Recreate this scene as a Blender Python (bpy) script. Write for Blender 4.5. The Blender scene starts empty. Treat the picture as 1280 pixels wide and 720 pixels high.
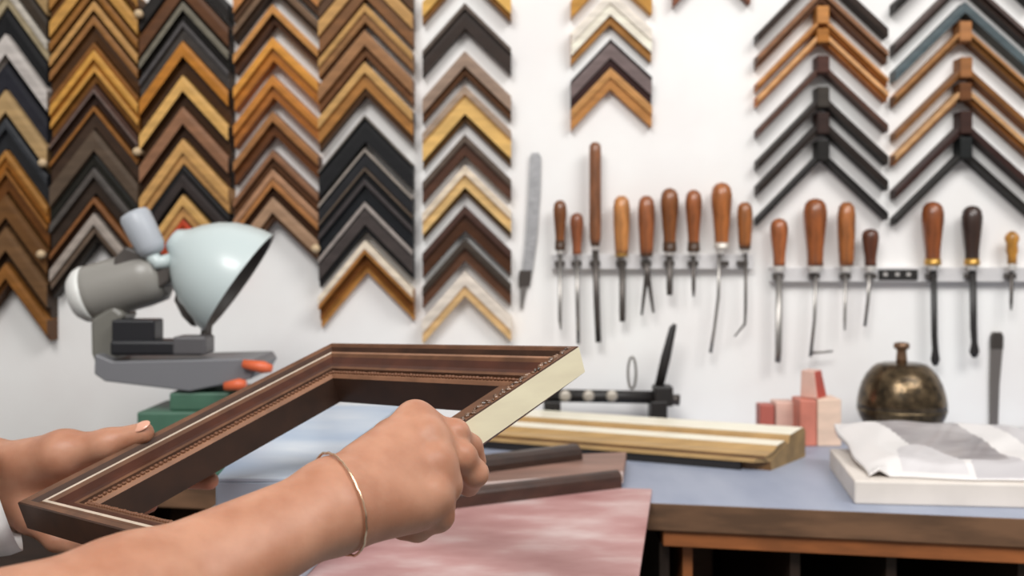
import bpy, math, random
import numpy as np
from mathutils import Vector, Matrix
random.seed(7)
S = bpy.context.scene
COL = S.collection
F, HV, ZC = 1280.0, 321.0, 1.2          # focal length in px, horizon row, eye height

def W(u, v, Y):                          # a point seen at (u, v), Y metres away from the camera
    return Vector(((u-640)*Y/F, Y, ZC-(v-HV)*Y/F))
def onz(u, v, z):                        # the point seen at (u, v) lying at height z
    return W(u, v, F*(ZC-z)/(v-HV))

# ------------------------------------------------------------------ materials
def lin(c):
    r = []
    for x in c[:3]:
        x = x/255.0
        r.append(x/12.92 if x <= .04045 else ((x+.055)/1.055)**2.4)
    return r
MATS = {}
def mat(name, c, rough=.5, grain=0.0, scale=(40, 40, 40), metal=0.0, bump=0.0, spec=.5, sss=0.0, coat=0.0, c2=None, gain=1.0):
    key = (name, tuple(c), rough, grain, metal, bump)
    if key in MATS: return MATS[key]
    m = bpy.data.materials.new(name); m.use_nodes = True
    nt = m.node_tree; b = nt.nodes['Principled BSDF']
    l = [min(.9, x*gain) for x in lin(c)]
    b.inputs['Base Color'].default_value = (*l, 1)
    b.inputs['Roughness'].default_value = rough
    b.inputs['Metallic'].default_value = metal
    b.inputs['Specular IOR Level'].default_value = spec
    if coat: b.inputs['Coat Weight'].default_value = coat; b.inputs['Coat Roughness'].default_value = .15
    if sss:
        b.inputs['Subsurface Weight'].default_value = sss
        b.inputs['Subsurface Radius'].default_value = (1, .35, .2)
        b.inputs['Subsurface Scale'].default_value = .006
    if grain or bump:
        tc = nt.nodes.new('ShaderNodeTexCoord'); mp = nt.nodes.new('ShaderNodeMapping')
        mp.inputs['Scale'].default_value = scale
        nz = nt.nodes.new('ShaderNodeTexNoise'); nz.inputs['Scale'].default_value = 1.0; nz.inputs['Detail'].default_value = 5
        nt.links.new(tc.outputs['Object'], mp.inputs['Vector']); nt.links.new(mp.outputs['Vector'], nz.inputs['Vector'])
        if grain:
            rp = nt.nodes.new('ShaderNodeValToRGB')
            d = c2 or [x*(1-grain) for x in c]
            rp.color_ramp.elements[0].position = .35; rp.color_ramp.elements[1].position = .65
            rp.color_ramp.elements[0].color = (*[min(.9, x*gain) for x in lin(d)], 1)
            rp.color_ramp.elements[1].color = (*l, 1)
            nt.links.new(nz.outputs['Fac'], rp.inputs['Fac']); nt.links.new(rp.outputs['Color'], b.inputs['Base Color'])
        if bump:
            bp = nt.nodes.new('ShaderNodeBump'); bp.inputs['Strength'].default_value = bump; bp.inputs['Distance'].default_value = .002
            nt.links.new(nz.outputs['Fac'], bp.inputs['Height']); nt.links.new(bp.outputs['Normal'], b.inputs['Normal'])
    MATS[key] = m
    return m
def wood(c, rough=.5): return mat('wood', c, rough, .13, (14, 60, 90), gain=1.0, spec=.2)

# ------------------------------------------------------------------ mesh helpers
class MB:
    def __init__(s): s.v, s.f, s.m, s.sm = [], [], [], []
    def add(s, vs, fs, mi=0, smooth=False):
        o = len(s.v); s.v += [tuple(x) for x in vs]
        for i, f in enumerate(fs):
            s.f.append(tuple(o+k for k in f)); s.m.append(mi[i] if isinstance(mi, (list, tuple)) else mi); s.sm.append(smooth)
        return s
    def hexa(s, b, t, mi=0):             # four bottom points, four top points
        return s.add(list(b)+list(t), [(3,2,1,0),(4,5,6,7),(0,1,5,4),(1,2,6,5),(2,3,7,6),(3,0,4,7)], mi)
    def box(s, c, h, mi=0, M=None):      # centre, half sizes, optional 3x3 axes
        c = Vector(c); P = []
        for z in (-1, 1):
            for x, y in ((-1,-1),(1,-1),(1,1),(-1,1)):
                d = Vector((x*h[0], y*h[1], z*h[2])); P.append(c+(M @ d if M else d))
        return s.hexa(P[:4], P[4:], mi)
    def loft(s, rings, mi=0, caps=True, smooth=True, closed=True):
        n = len(rings[0]); vs = [p for r in rings for p in r]; fs = []; ml = []
        for i in range(len(rings)-1):
            for k in range(n if closed else n-1):
                fs.append((i*n+k, i*n+(k+1) % n, (i+1)*n+(k+1) % n, (i+1)*n+k)); ml.append(mi[k] if isinstance(mi, (list, tuple)) else mi)
        s.add(vs, fs, ml, smooth)
        if caps:
            o = len(s.v)-len(vs); m0 = mi[-1] if isinstance(mi, (list, tuple)) else mi
            s.f.append(tuple(o+k for k in range(n))[::-1]); s.m.append(m0); s.sm.append(False)
            s.f.append(tuple(o+(len(rings)-1)*n+k for k in range(n))); s.m.append(m0); s.sm.append(False)
        return s
    def tube(s, path, rad, n=14, mi=0, flat=1.0, up=None, caps=True):
        path = [Vector(p) for p in path]; rings = []
        rad = rad if isinstance(rad, (list, tuple)) else [rad]*len(path)
        for i, p in enumerate(path):
            t = (path[min(i+1, len(path)-1)]-path[max(i-1, 0)]).normalized()
            u = Vector(up) if up else (Vector((0, 1, 0)) if abs(t.y) < .9 else Vector((0, 0, 1)))
            a = t.cross(u).normalized(); b = a.cross(t).normalized()
            rings.append([p+a*(rad[i]*math.cos(2*math.pi*k/n))+b*(rad[i]*flat*math.sin(2*math.pi*k/n)) for k in range(n)])
        return s.loft(rings, mi, caps)
    def lathe(s, prof, o, ax=(0, 0, 1), n=32, mi=0, caps=True):   # prof: (radius, along axis)
        ax = Vector(ax).normalized(); o = Vector(o)
        u = Vector((1, 0, 0)) if abs(ax.x) < .9 else Vector((0, 1, 0))
        a = ax.cross(u).normalized(); b = ax.cross(a)
        rings = [[o+ax*h+a*(max(r, 1e-5)*math.cos(2*math.pi*k/n))+b*(max(r, 1e-5)*math.sin(2*math.pi*k/n)) for k in range(n)] for r, h in prof]
        return s.loft(rings, mi, caps)
    def ball(s, c, r, M=None, n=12, mi=0):
        pr = [(math.sin(math.pi*i/n), -math.cos(math.pi*i/n)) for i in range(n+1)]
        rings = []
        for q, h in pr:
            ring = []
            for k in range(n*2):
                d = Vector((r[0]*q*math.cos(math.pi*k/n), r[1]*q*math.sin(math.pi*k/n), r[2]*h))
                ring.append(Vector(c)+(M @ d if M else d))
            rings.append(ring)
        return s.loft(rings, mi)

def thing(name, label, cat, loc, group=None):
    o = bpy.data.objects.new(name, None); COL.objects.link(o); o.location = loc
    o.empty_display_size = .02
    return tag(o, label, cat, group)
def tag(o, label, cat, group=None):
    o['label'] = label; o['category'] = cat
    if group: o['group'] = group
    return o
def obj(name, mb, mats, parent=None, loc=None, bevel=0, label=None, kind=None, sub=0, noremap=False):
    if parent is not None:
        base = Vector(parent.location)
        q = parent.parent
        while q is not None: base += Vector(q.location); q = q.parent
    else: base = Vector(loc) if loc is not None else Vector((0, 0, 0))
    me = bpy.data.meshes.new(name)
    me.from_pydata([tuple(Vector(v)-base) for v in mb.v], [], mb.f)
    for m in (mats if isinstance(mats, (list, tuple)) else [mats]): me.materials.append(m)
    me.polygons.foreach_set('material_index', mb.m); me.polygons.foreach_set('use_smooth', mb.sm)
    import bmesh
    bm = bmesh.new(); bm.from_mesh(me); bmesh.ops.remove_doubles(bm, verts=bm.verts, dist=1e-6)
    bmesh.ops.recalc_face_normals(bm, faces=bm.faces); bm.to_mesh(me); bm.free(); me.update()
    o = bpy.data.objects.new(name, me); COL.objects.link(o)
    if parent is not None: o.parent = parent
    else: o.location = base
    if bevel:
        b = o.modifiers.new('edge', 'BEVEL'); b.width = bevel; b.segments = 2; b.limit_method = 'ANGLE'
    if sub:
        b = o.modifiers.new('sub', 'SUBSURF'); b.levels = sub; b.render_levels = sub
    if label: o['label'] = label
    if kind: o['kind'] = kind
    return o

# ------------------------------------------------------------------ setting
YW = 1.80
white_wall = mat('white_plaster', (246, 243, 241), .8, 0.03, (6, 6, 6), bump=.04, gain=1.0)
obj('wall_back', MB().box((0, YW+.05, 1.3), (2.6, .05, 1.3)), white_wall, kind='structure')
obj('floor', MB().box((0, .2, -.05), (2.6, 1.6, .05)), mat('grey_concrete', (96, 88, 80), .7, .15, (8, 8, 8)), kind='structure')

# ------------------------------------------------------------------ moulding corner samples on the wall
ORD = ['lowest', 'second from bottom', 'third from bottom', 'fourth from bottom', 'fifth from bottom', 'sixth from bottom', 'seventh from bottom',
       'eighth from bottom', 'ninth from bottom', 'tenth from bottom', 'eleventh from bottom', 'twelfth from bottom', 'thirteenth from bottom', 'fourteenth from bottom', 'fifteenth from bottom']
SC = YW-.02
DEEP = 1.0
def wx(u): return (u-640)*SC/F
def wz(v): return ZC-(v-HV)*SC/F
def sample(c, hl, hr, sl, sr, apex, bands, label, group, block=None):
    """bands: (height in px, colour, depth off the wall in mm); block: colour, top v, bottom v of a hanging block behind the apex"""
    global SC
    DEEP = 1.7 if c < 300 else 1.5 if c < 500 else 1.25 if c < 600 else 1.0 if c < 1000 else 1.25
    bands = [(b[0], b[1], b[2]*DEEP) for b in bands]
    SC = YW-max(b[2] for b in bands)*.0009
    bd_ = .013*DEEP
    t = thing('moulding_corner_sample', label, 'frame sample', (wx(c), YW, wz(apex)), group)
    mats = [wood(b[1]) for b in bands]  # some dark lower bands put the shadow between samples into the colour
    prof, pm = [(0, 0)], []
    q = 0
    for i, (h, cc, d) in enumerate(bands):
        d = d/1000.0
        prof.append((q+(.7 if i == 0 else 0), d-.0006 if i else d-.001)); pm.append(i)
        prof.append((q+h*.35, d)); pm.append(i)
        prof.append((q+h-.4, d-.0008)); pm.append(i)
        q += h
    prof.append((q, 0)); pm.append(len(bands)-1)
    pm.append(len(bands)-1)                                  # the back
    for sgn, hw, s in ((-1, hl, sl), (1, hr, sr)):
        rings = []
        for k in (0, 1):
            rings.append([Vector((wx(c+sgn*hw*k), YW-d, wz(apex+s*hw*k+qq))) for qq, d in prof])
        obj('arm', MB().loft(rings, pm, True, False), mats, t)
    if block:
        col, v0, v1 = block
        mb = MB().box((wx(c), YW-bd_, wz((v0+v1)/2)), (.0105, bd_, (v1-v0)*.5*SC/F))
        obj('corner_block', mb, wood(col), t, bevel=.002)
    return t

def column(c, hl, hr, sl, sr, where, group, items, order_skip=0):
    n = len(items)
    for i, it in enumerate(items):
        apex, words, bands = it[0], it[1], it[2]
        blk = it[3] if len(it) > 3 else None
        tot = sum(b[0] for b in bands)
        if i+1 < n:
            room = items[i+1][0]-apex-.4
            if tot > room:
                k = room/tot; bands = [(b[0]*k, b[1], b[2]) for b in bands]
        lab = '%s corner sample, %s in %s' % (words, ORD[n-1-i], where)
        sample(c, hl, hr, sl, sr, apex, bands, lab, group, blk)

G = 'moulding corner samples in a column'
dk = (46, 30, 20)
column(8, 52, 52, 1.38, 1.38, 'the far left column', G+' at the far left', [
    (-76, 'plain oak', [(24, (170, 140, 96), 26)]),
    (-48, 'dark', [(24, (60, 50, 40), 22)]),
    (-20, 'cream-grey', [(12, (200, 192, 180), 26), (14, (176, 160, 128), 22)]),
    (8, 'black', [(33, (24, 24, 26), 18)]),
    (42, 'pale grey', [(26, (202, 194, 188), 28), (5, (150, 140, 132), 20)]),
    (76, 'navy-black', [(34, (40, 40, 48), 20)]),
    (112, 'tan', [(28, (184, 152, 106), 28), (6, (110, 85, 55), 20)]),
    (147, 'charcoal', [(14, (58, 60, 64), 26), (24, (40, 41, 44), 20)]),
    (187, 'orange-brown', [(10, (176, 122, 58), 28), (12, (158, 98, 36), 24)]),
    (212, 'russet', [(6, (152, 100, 48), 26), (20, (110, 66, 28), 20)]),
    (242, 'mid brown', [(30, (112, 76, 42), 24), (8, (64, 42, 24), 18)]),
    (283, 'dull brown', [(30, (118, 86, 56), 26), (14, (60, 42, 28), 16)]),
    (328, 'caramel brown', [(20, (146, 96, 46), 26), (7, (96, 58, 24), 20)]),
])
column(118, 55, 55, 1.30, 1.24, 'column above the saw motor', G+' above the saw motor', [
    (-72, 'ochre', [(14, (176, 124, 60), 26), (10, (104, 66, 28), 20)]),
    (-44, 'bright gold', [(20, (202, 150, 76), 28), (5, (120, 78, 30), 22)]),
    (-18, 'dark gold', [(12, (150, 100, 46), 26), (6, (92, 56, 22), 20)]),
    (1, 'tan gold', [(12, (194, 146, 86), 28), (5, (84, 54, 22), 20)]),
    (19, 'walnut', [(12, (152, 104, 58), 26), (20, (76, 46, 18), 20)]),
    (53, 'thin brown', [(8, (142, 92, 44), 24)]),
    (62, 'honey gold', [(12, (214, 156, 72), 28), (8, (176, 116, 44), 23), (8, (206, 150, 72), 26), (12, (120, 76, 28), 20)]),
    (105, 'maroon-brown', [(7, (84, 58, 48), 26), (4, (120, 100, 92), 28), (14, (58, 38, 28), 20)]),
    (132, 'dark chestnut', [(7, (150, 98, 48), 26), (20, (66, 48, 36), 21)]),
    (162, 'grey-brown', [(26, (92, 76, 62), 27)]),
    (189, 'greenish black', [(18, (36, 34, 28), 20)]),
    (209, 'dark grey', [(12, (86, 80, 76), 27), (20, (56, 44, 36), 21)]),
    (246, 'slim chestnut', [(8, (138, 90, 54), 27), (10, (58, 36, 22), 20)]),
    (266, 'ash grey', [(15, (172, 160, 150), 28), (10, (112, 94, 80), 24), (10, (40, 32, 26), 18)]),
])
column(229, 54, 57, 1.38, 1.10, 'column above the saw guard', G+' above the saw guard', [
    (-58, 'soot black', [(24, (34, 29, 26), 24)]),
    (-28, 'dark mahogany', [(24, (96, 60, 34), 24), (5, (44, 28, 18), 20)]),
    (2, 'grey-green', [(11, (118, 112, 98), 28), (12, (30, 26, 22), 20)]),
    (26, 'slate grey', [(8, (84, 80, 80), 28), (16, (68, 62, 58), 23)]),
    (51, 'amber', [(20, (186, 120, 44), 28), (22, (70, 42, 16), 18)]),
    (94, 'light gold', [(20, (220, 172, 100), 28), (18, (64, 40, 20), 18)]),
    (133, 'pinkish walnut', [(22, (146, 104, 76), 27), (17, (58, 36, 22), 18)]),
    (173, 'golden pine', [(18, (206, 158, 96), 28), (13, (190, 142, 86), 24)]),
    (206, 'black', [(12, (28, 26, 26), 22), (16, (56, 48, 46), 24), (7, (30, 26, 24), 18)]),
    (243, 'gold oak', [(14, (212, 166, 100), 28), (14, (196, 146, 90), 24)]),
    (273, 'red-orange', [(9, (196, 74, 44), 24), (14, (216, 104, 66), 20)]),
])
column(341, 49, 57, 1.30, .98, 'column right of the saw guard', G+' right of the saw guard', [
    (-66, 'orange chestnut', [(20, (190, 128, 72), 26), (10, (84, 54, 30), 20)]),
    (-30, 'grey walnut', [(12, (116, 90, 68), 26), (6, (60, 42, 28), 20)]),
    (5, 'golden brown', [(12, (196, 138, 76), 28), (11, (84, 50, 26), 18)]),
    (46, 'bright orange', [(14, (218, 150, 64), 28), (15, (184, 114, 42), 22)]),
    (93, 'burnt orange', [(14, (194, 126, 56), 28), (14, (170, 104, 46), 22)]),
    (139, 'nut brown', [(13, (160, 110, 66), 28), (16, (104, 60, 28), 19)]),
    (187, 'dark walnut', [(10, (140, 98, 70), 27), (12, (92, 58, 34), 20)]),
    (211, 'rosy tan', [(11, (176, 132, 100), 27)]),
    (223, 'chestnut', [(10, (172, 116, 68), 27), (11, (70, 42, 24), 18)]),
    (246, 'taupe brown', [(20, (168, 134, 106), 28), (7, (112, 78, 54), 20)]),
])
column(456, 58, 60, 1.22, 1.02, 'column holding the black samples', G+' holding the black samples', [
    (-76, 'umber', [(12, (150, 110, 70), 26), (16, (92, 64, 42), 22)]),
    (-44, 'chestnut and gold', [(20, (196, 150, 90), 28), (20, (130, 88, 52), 22)]),
    (4, 'golden tan', [(11, (190, 146, 88), 28), (12, (152, 108, 66), 24)]),
    (37, 'cinnamon brown', [(20, (156, 112, 74), 28), (12, (122, 80, 48), 20)]),
    (77, 'stepped gold', [(14, (200, 156, 96), 28), (18, (172, 118, 60), 22), (9, (76, 48, 24), 18)]),
    (143, 'black and silver', [(4, (130, 122, 114), 28), (30, (26, 26, 28), 22)]),
    (185, 'light-edged black', [(5, (168, 158, 148), 28), (18, (40, 40, 43), 23)]),
    (209, 'thin black', [(4, (124, 108, 94), 28), (10, (30, 30, 32), 22)]),
    (223, 'charcoal', [(8, (70, 64, 64), 28), (20, (28, 30, 34), 20)]),
    (252, 'grey-edged black', [(7, (168, 158, 152), 28), (22, (72, 64, 62), 24), (8, (34, 34, 36), 18)]),
    (300, 'cream-edged orange brown', [(11, (238, 222, 200), 32), (6, (186, 128, 68), 30), (13, (128, 74, 26), 18), (11, (196, 138, 72), 10)]),
])
column(581, 53, 58, 1.14, .98, 'column beside the hanging rasp', G+' beside the hanging rasp', [
    (-58, 'yellow gold', [(20, (222, 174, 92), 26), (6, (150, 100, 40), 20)]),
    (3, 'espresso', [(8, (98, 86, 78), 26), (24, (52, 40, 34), 20)]),
    (63, 'taupe', [(20, (156, 132, 114), 26), (10, (92, 58, 32), 18)]),
    (106, 'gold and taupe', [(12, (168, 144, 124), 28), (24, (230, 186, 112), 22), (8, (104, 72, 34), 12)]),
    (167, 'dark taupe', [(11, (96, 82, 72), 26), (16, (86, 56, 42), 20)]),
    (206, 'cream and gold', [(12, (232, 214, 190), 28), (16, (232, 192, 128), 22), (6, (108, 78, 38), 12)]),
    (256, 'dark brown', [(12, (78, 54, 46), 26), (20, (76, 46, 28), 19)]),
    (298, 'black-brown', [(12, (66, 56, 48), 26), (16, (96, 64, 46), 19)]),
    (338, 'pale cream', [(19, (232, 220, 206), 26), (13, (228, 188, 132), 22)]),
])
column(763, 49, 52, 1.06, .92, 'short column over the stick-handled tool', G+' over the stick-handled tool', [
    (-52, 'honey', [(22, (198, 144, 66), 24)]),
    (-12, 'ivory', [(16, (242, 232, 218), 28), (14, (250, 240, 222), 24), (11, (172, 120, 62), 16)]),
    (48, 'mauve-grey', [(4, (66, 64, 66), 28), (20, (122, 106, 104), 24), (11, (54, 30, 28), 18)]),
    (84, 'caramel', [(13, (198, 144, 86), 24), (14, (190, 132, 74), 19)]),
])
sample(890, 48, 48, 1.05, .98, -66, [(24, (128, 78, 54), 22)], 'reddish brown corner sample cut by the top edge, hanging alone above the tools', G+' hanging alone')
column(1028, 81, 82, 1.03, .94, 'column left of the right-edge column', G+' above the right tool rail', [
    (-42, 'black-brown', [(12, (52, 40, 34), 24)]),
    (-14, 'mid brown', [(8, (150, 108, 80), 24), (8, (92, 58, 36), 18)]),
    (20, 'orange', [(6, (206, 146, 90), 24), (5, (160, 98, 44), 18)], ((196, 134, 74), 8, 30)),
    (37, 'light orange', [(8, (222, 168, 116), 24), (5, (178, 108, 50), 18)], ((170, 110, 48), 36, 54)),
    (78, 'dark brown', [(10, (84, 58, 48), 22)], ((78, 48, 40), 70, 92)),
    (117, 'soft black', [(12, (46, 38, 34), 22)], ((62, 56, 50), 109, 135)),
    (148, 'dark espresso', [(13, (42, 34, 30), 22)], ((54, 38, 34), 141, 168)),
    (188, 'jet black', [(10, (36, 33, 32), 22)], ((36, 34, 32), 176, 201)),
])
column(1206, 87, 87, .99, .90, 'the right-edge column', G+' at the right edge', [
    (-84, 'black', [(14, (34, 30, 28), 24)]),
    (-32, 'dark taupe', [(8, (92, 78, 74), 24), (7, (52, 38, 32), 18)]),
    (2, 'teal-grey', [(14, (84, 96, 100), 24)]),
    (33, 'bronze', [(6, (184, 132, 84), 24), (8, (112, 72, 32), 18)], ((176, 120, 74), 27, 52)),
    (80, 'brown', [(10, (128, 84, 44), 22)], ((156, 104, 62), 72, 98)),
    (107, 'sandy brown', [(8, (206, 160, 112), 24), (6, (136, 84, 40), 18)], ((110, 68, 38), 104, 126)),
    (151, 'dark reddish', [(12, (58, 38, 34), 22)], ((62, 40, 34), 139, 168)),
    (186, 'black', [(9, (38, 35, 33), 22)], ((34, 36, 36), 172, 198)),
])
SC = YW-.02
# small turned pegs between the left columns
peg_m = wood((212, 186, 150))
for (u, v, lab) in ((64, 206, 'small pale wooden wall peg between the two left columns, upper one'),
                    (62, 318, 'small tan wooden wall peg between the two left columns, lower one'),
                    (182, 23, 'small cream wall peg near the top between second and third columns'),
                    (180, 192, 'small cream wall peg halfway up between second and third columns'),
                    (399, 311, 'small white wall peg beside the black samples')):
    mb = MB().lathe([(.0045, 0), (.0045, .046), (.0065, .048), (.0075, .053), (.006, .058), (.002, .060)], (wx(u), YW, wz(v)), (0, -1, 0), 16)
    tag(obj('wall_peg', mb, peg_m, loc=(wx(u), YW, wz(v))), lab, 'peg', 'wall pegs between the samples')

# ------------------------------------------------------------------ tool rails and hand tools
YT = YW-.030                                    # tools hang this far off the wall
def tp(u, v, y=YT): return W(u, v, y)
steel = mat('steel', (150, 146, 142), .35, metal=.85)
dsteel = mat('dark_steel', (84, 78, 74), .4, metal=.6)
black = mat('black_iron', (34, 31, 30), .45)
alu = mat('aluminium_strip', (222, 220, 220), .4, metal=.25)
brass = mat('brass', (196, 152, 78), .35, metal=.7)
def tool_rail(u0, u1, v0, v1, label, slots):
    a, b = W(u0, v0, YT), W(u1, v1, YT)
    t = thing('tool_rail', label, 'tool rack', ((a.x+b.x)/2, YW, (a.z+b.z)/2), 'tool rails on the wall')
    obj('strip', MB().box(((a.x+b.x)/2, YW-.016, (a.z+b.z)/2), ((b.x-a.x)/2, .0015, (a.z-b.z)/2)), alu, t, bevel=.0006)
    obj('lip', MB().box(((a.x+b.x)/2, YW-.010, b.z+.001), ((b.x-a.x)/2, .0085, .0012)), alu, t)
    obj('lip', MB().box(((a.x+b.x)/2, YW-.008, a.z-.001), ((b.x-a.x)/2, .008, .0012)), alu, t)
    for u in slots:
        p = W(u, v0+.62*(v1-v0), YT)
        obj('clip', MB().box((p.x, YW-.0225, p.z), (.009, .006, .0045)), dsteel, t, bevel=.001)
    return t
tool_rail(690, 944, 318, 336, 'pale metal tool rail holding nine tools, left of the two rails', (700, 721, 744, 777, 808, 837, 867, 905, 929))
rr = tool_rail(966, 1330, 334, 352, 'pale metal tool rail with a black plate, right of the two rails', (974, 1019, 1058, 1090, 1166, 1215, 1265))
pl_a, pl_b = W(1101, 337, YT), W(1150, 350, YT)
pl = obj('black_plate', MB().box(((pl_a.x+pl_b.x)/2, YW-.0195, (pl_a.z+pl_b.z)/2), ((pl_b.x-pl_a.x)/2, .002, (pl_a.z-pl_b.z)/2)), black, rr, bevel=.0006)
for u in (1109, 1124, 1138):
    p = W(u, 343, YT)
    obj('plate_mark', MB().box((p.x, YW-.0218, p.z), (.0035, .0005, .003)), mat('pale_mark', (178, 174, 170), .5), pl)

def hand_tool(u, vt, vb, hw, col, label, blade, ferrule=None, shape='chisel', collar=True, rough=.35):
    """turned handle between rows vt and vb, ferrule below it, blade: (paths of (u, v), half width px, material)"""
    k = YT/F
    top, bot = tp(u, vt), tp(u, vb)
    t = thing('hand_tool', label, 'hand tool', tuple(bot), 'hand tools on the wall rails')
    L = top.z-bot.z; r = hw*k
    if shape == 'stick':
        pr = [(r*.8, 0), (r*.95, .05*L), (r, .2*L), (r, .9*L), (r*.95, .97*L), (r*.5, L)]
    elif shape == 'straight':
        pr = [(r*.78, 0), (r*.82, .1*L), (r*.88, .3*L), (r*.98, .55*L), (r, .8*L), (r*.86, .93*L), (r*.45, L)]
    elif shape == 'knob':
        pr = [(r*.62, 0), (r*.62, .25*L), (r*.8, .4*L), (r*.72, .6*L), (r*1.0, .78*L), (r*.8, .9*L), (r*.3, L)]
    else:
        pr = [(r*.70, 0), (r*.66, .08*L), (r*.68, .22*L), (r*.82, .45*L), (r*.97, .68*L), (r, .8*L), (r*.88, .91*L), (r*.58, .975*L), (r*.15, L)]
    hm = mat('turned_wood', col, rough, .28, (90, 90, 22), coat=.25, gain=.95)
    obj('handle', MB().lathe(pr, bot, (0, 0, 1), 24), hm, t)
    if ferrule:
        fm, fl = ferrule
        obj('ferrule', MB().lathe([(r*.74, 0), (r*.76, .1*fl*k), (r*.72, fl*k), (r*.5, fl*k*1.02)], bot-Vector((0, 0, .3*fl*k)), (0, 0, 1), 20), fm, t)
    if collar:
        obj('collar', MB().lathe([(r*.42, -9*k), (r*.5, -6*k), (r*.62, -1*k), (r*.6, 1*k)], bot, (0, 0, 1), 18), mat('bright_collar', (226, 222, 216), .35, metal=.3), t)
    for path, bw, bm in blade:
        pts = [tp(*q) for q in path]
        rad = bw if isinstance(bw, (list, tuple)) else [bw]*len(pts)
        mb = MB().tube(pts, [x*k for x in rad], 10, flat=.45, up=(0, 1, 0))
        obj('blade' if len(blade) == 1 else 'prong', mb, bm, t)
    return t
FD = (mat('dark_ferrule', (70, 46, 26), .4), 12); FG = (brass, 12); FS = (mat('bright_ferrule', (214, 206, 196), .35, metal=.4), 8)
hand_tool(700, 250, 309, 8.5, (138, 82, 42), 'brown handled chisel at left end of left tool rail', [([(700, 318), (700, 400), (701, 412)], [2.6, 2.3, .8], steel)], FD)
hand_tool(721, 266, 318, 8.5, (158, 90, 54), 'short reddish handled tool second on left tool rail', [([(721, 325), (722, 380), (723, 430)], [2.6, 2.6, 2.2], steel)], None, collar=False)
hand_tool(744, 178, 304, 7.5, (146, 92, 58), 'long stick-handled rasp, tallest on left tool rail', [([(744, 312), (746, 380), (748, 428)], [4, 4, 3.6], dsteel)], FD, 'stick')
hand_tool(777, 245, 317, 10.5, (206, 138, 76), 'pale honey handled chisel, fourth on left tool rail', [([(778, 325), (778, 390), (778, 402)], [4, 4, 3.5], dsteel)], FG, 'straight', collar=False)
hand_tool(808, 245, 317, 10.5, (162, 94, 52), 'handled tool with two splayed prongs on left tool rail',
          [([(808, 325), (808, 345), (802, 394)], [3, 3, 1.4], dsteel), ([(809, 325), (810, 345), (817, 391)], [3, 3, 1.4], dsteel)], FD, 'straight', collar=False)
hand_tool(837, 235, 311, 11.5, (140, 82, 40), 'dark brown thick handle with short wide blade on left tool rail', [([(837, 318), (837, 360), (837, 369)], [4, 4, 3.5], dsteel)], FD)
hand_tool(867, 237, 311, 10.5, (162, 92, 48), 'reddish brown handle with short thin blade on left tool rail', [([(867, 318), (867, 360), (867, 371)], [2.6, 2.4, 1.2], dsteel)], FD)
hand_tool(902, 228, 309, 13, (182, 108, 54), 'largest orange-brown handle on left rail, with long bent wire blade', [([(899, 316), (898, 370), (893, 410), (888, 441)], [2.2, 2, 1.8, 2.2], steel)], FS)
hand_tool(931, 253, 308, 9.5, (172, 104, 52), 'short handled hook tool at right end of left tool rail', [([(932, 315), (932, 385), (931, 405), (918, 421)], [2, 1.8, 1.6, .9], dsteel)], FD, 'straight')
hand_tool(974, 273, 332, 11, (180, 104, 58), 'orange-brown handle with long straight blade at left end of right rail', [([(974, 340), (973, 440), (972, 453)], [4, 4, 3.6], steel)], None)
hand_tool(1019, 248, 332, 14.5, (164, 92, 46), 'thickest brown handle on right rail, with L-shaped foot blade',
          [([(1020, 340), (1018, 400), (1013, 446)], [2.2, 2, 2.2], steel), ([(1014, 441), (1030, 440), (1041, 439)], [2, 1.6, 1.2], steel)], None)
hand_tool(1058, 253, 332, 11, (176, 106, 54), 'slim scarred brown handle with thin blade on right tool rail', [([(1057, 340), (1056, 400), (1056, 413)], [2, 1.8, 1], steel)], None, 'straight')
hand_tool(1088, 286, 332, 10.5, (104, 58, 38), 'short dark brown pear handle beside the black plate on right rail', [([(1087, 340), (1085, 375), (1081, 408)], [2.4, 2.2, 2], steel)], None)
hand_tool(1166, 252, 329, 13.5, (150, 82, 42), 'russet pear handle with thick black shaft on right tool rail', [([(1167, 338), (1168, 420), (1169, 437), (1169, 450), (1169, 457)], [4, 4, 4, 6, 3], black)], (brass, 8))
hand_tool(1215, 257, 329, 12.5, (64, 44, 36), 'near-black pear handle with thick black shaft on right tool rail', [([(1216, 338), (1217, 410), (1218, 428), (1218, 440), (1218, 447)], [4.5, 4.5, 4, 6.5, 3], black)], (brass, 8))
hand_tool(1265, 289, 330, 9, (214, 150, 62), 'small golden knobbed handle at right end of right tool rail', [([(1265, 338), (1264, 378), (1264, 388)], [2.6, 2.2, 1], dsteel)], None, 'knob')

# rasp hanging between the sample column and the tools
t = thing('hanging_rasp', 'pale grey flat metal rasp with dark collar hanging left of the tools', 'rasp', tuple(W(660, 280, YW-.006)))
k = YW/F
def flatbar(pts, wpx, th, y=YW-.006):
    rings = []
    for (u, v), w in zip(pts, wpx):
        p = W(u, v, y)
        rings.append([p+Vector((s*w*k*.5, d*th, 0)) for s, d in ((-1, 1), (1, 1), (1, -1), (-1, -1))])
    return MB().loft(rings, 0, True, False)
obj('blade', flatbar([(669, 191), (669.5, 197), (668, 240), (664, 300), (659, 342)], [9, 14, 15, 14, 13], .0015), mat('dull_steel', (176, 176, 178), .45, .12, (60, 60, 200), metal=.3), t)
obj('collar', flatbar([(657, 338), (656, 347), (655, 358)], [15, 16, 14], .003), dsteel, t)
obj('tang', flatbar([(655, 356), (653, 372), (652, 386)], [9, 6, 3], .0015), steel, t)
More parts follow.
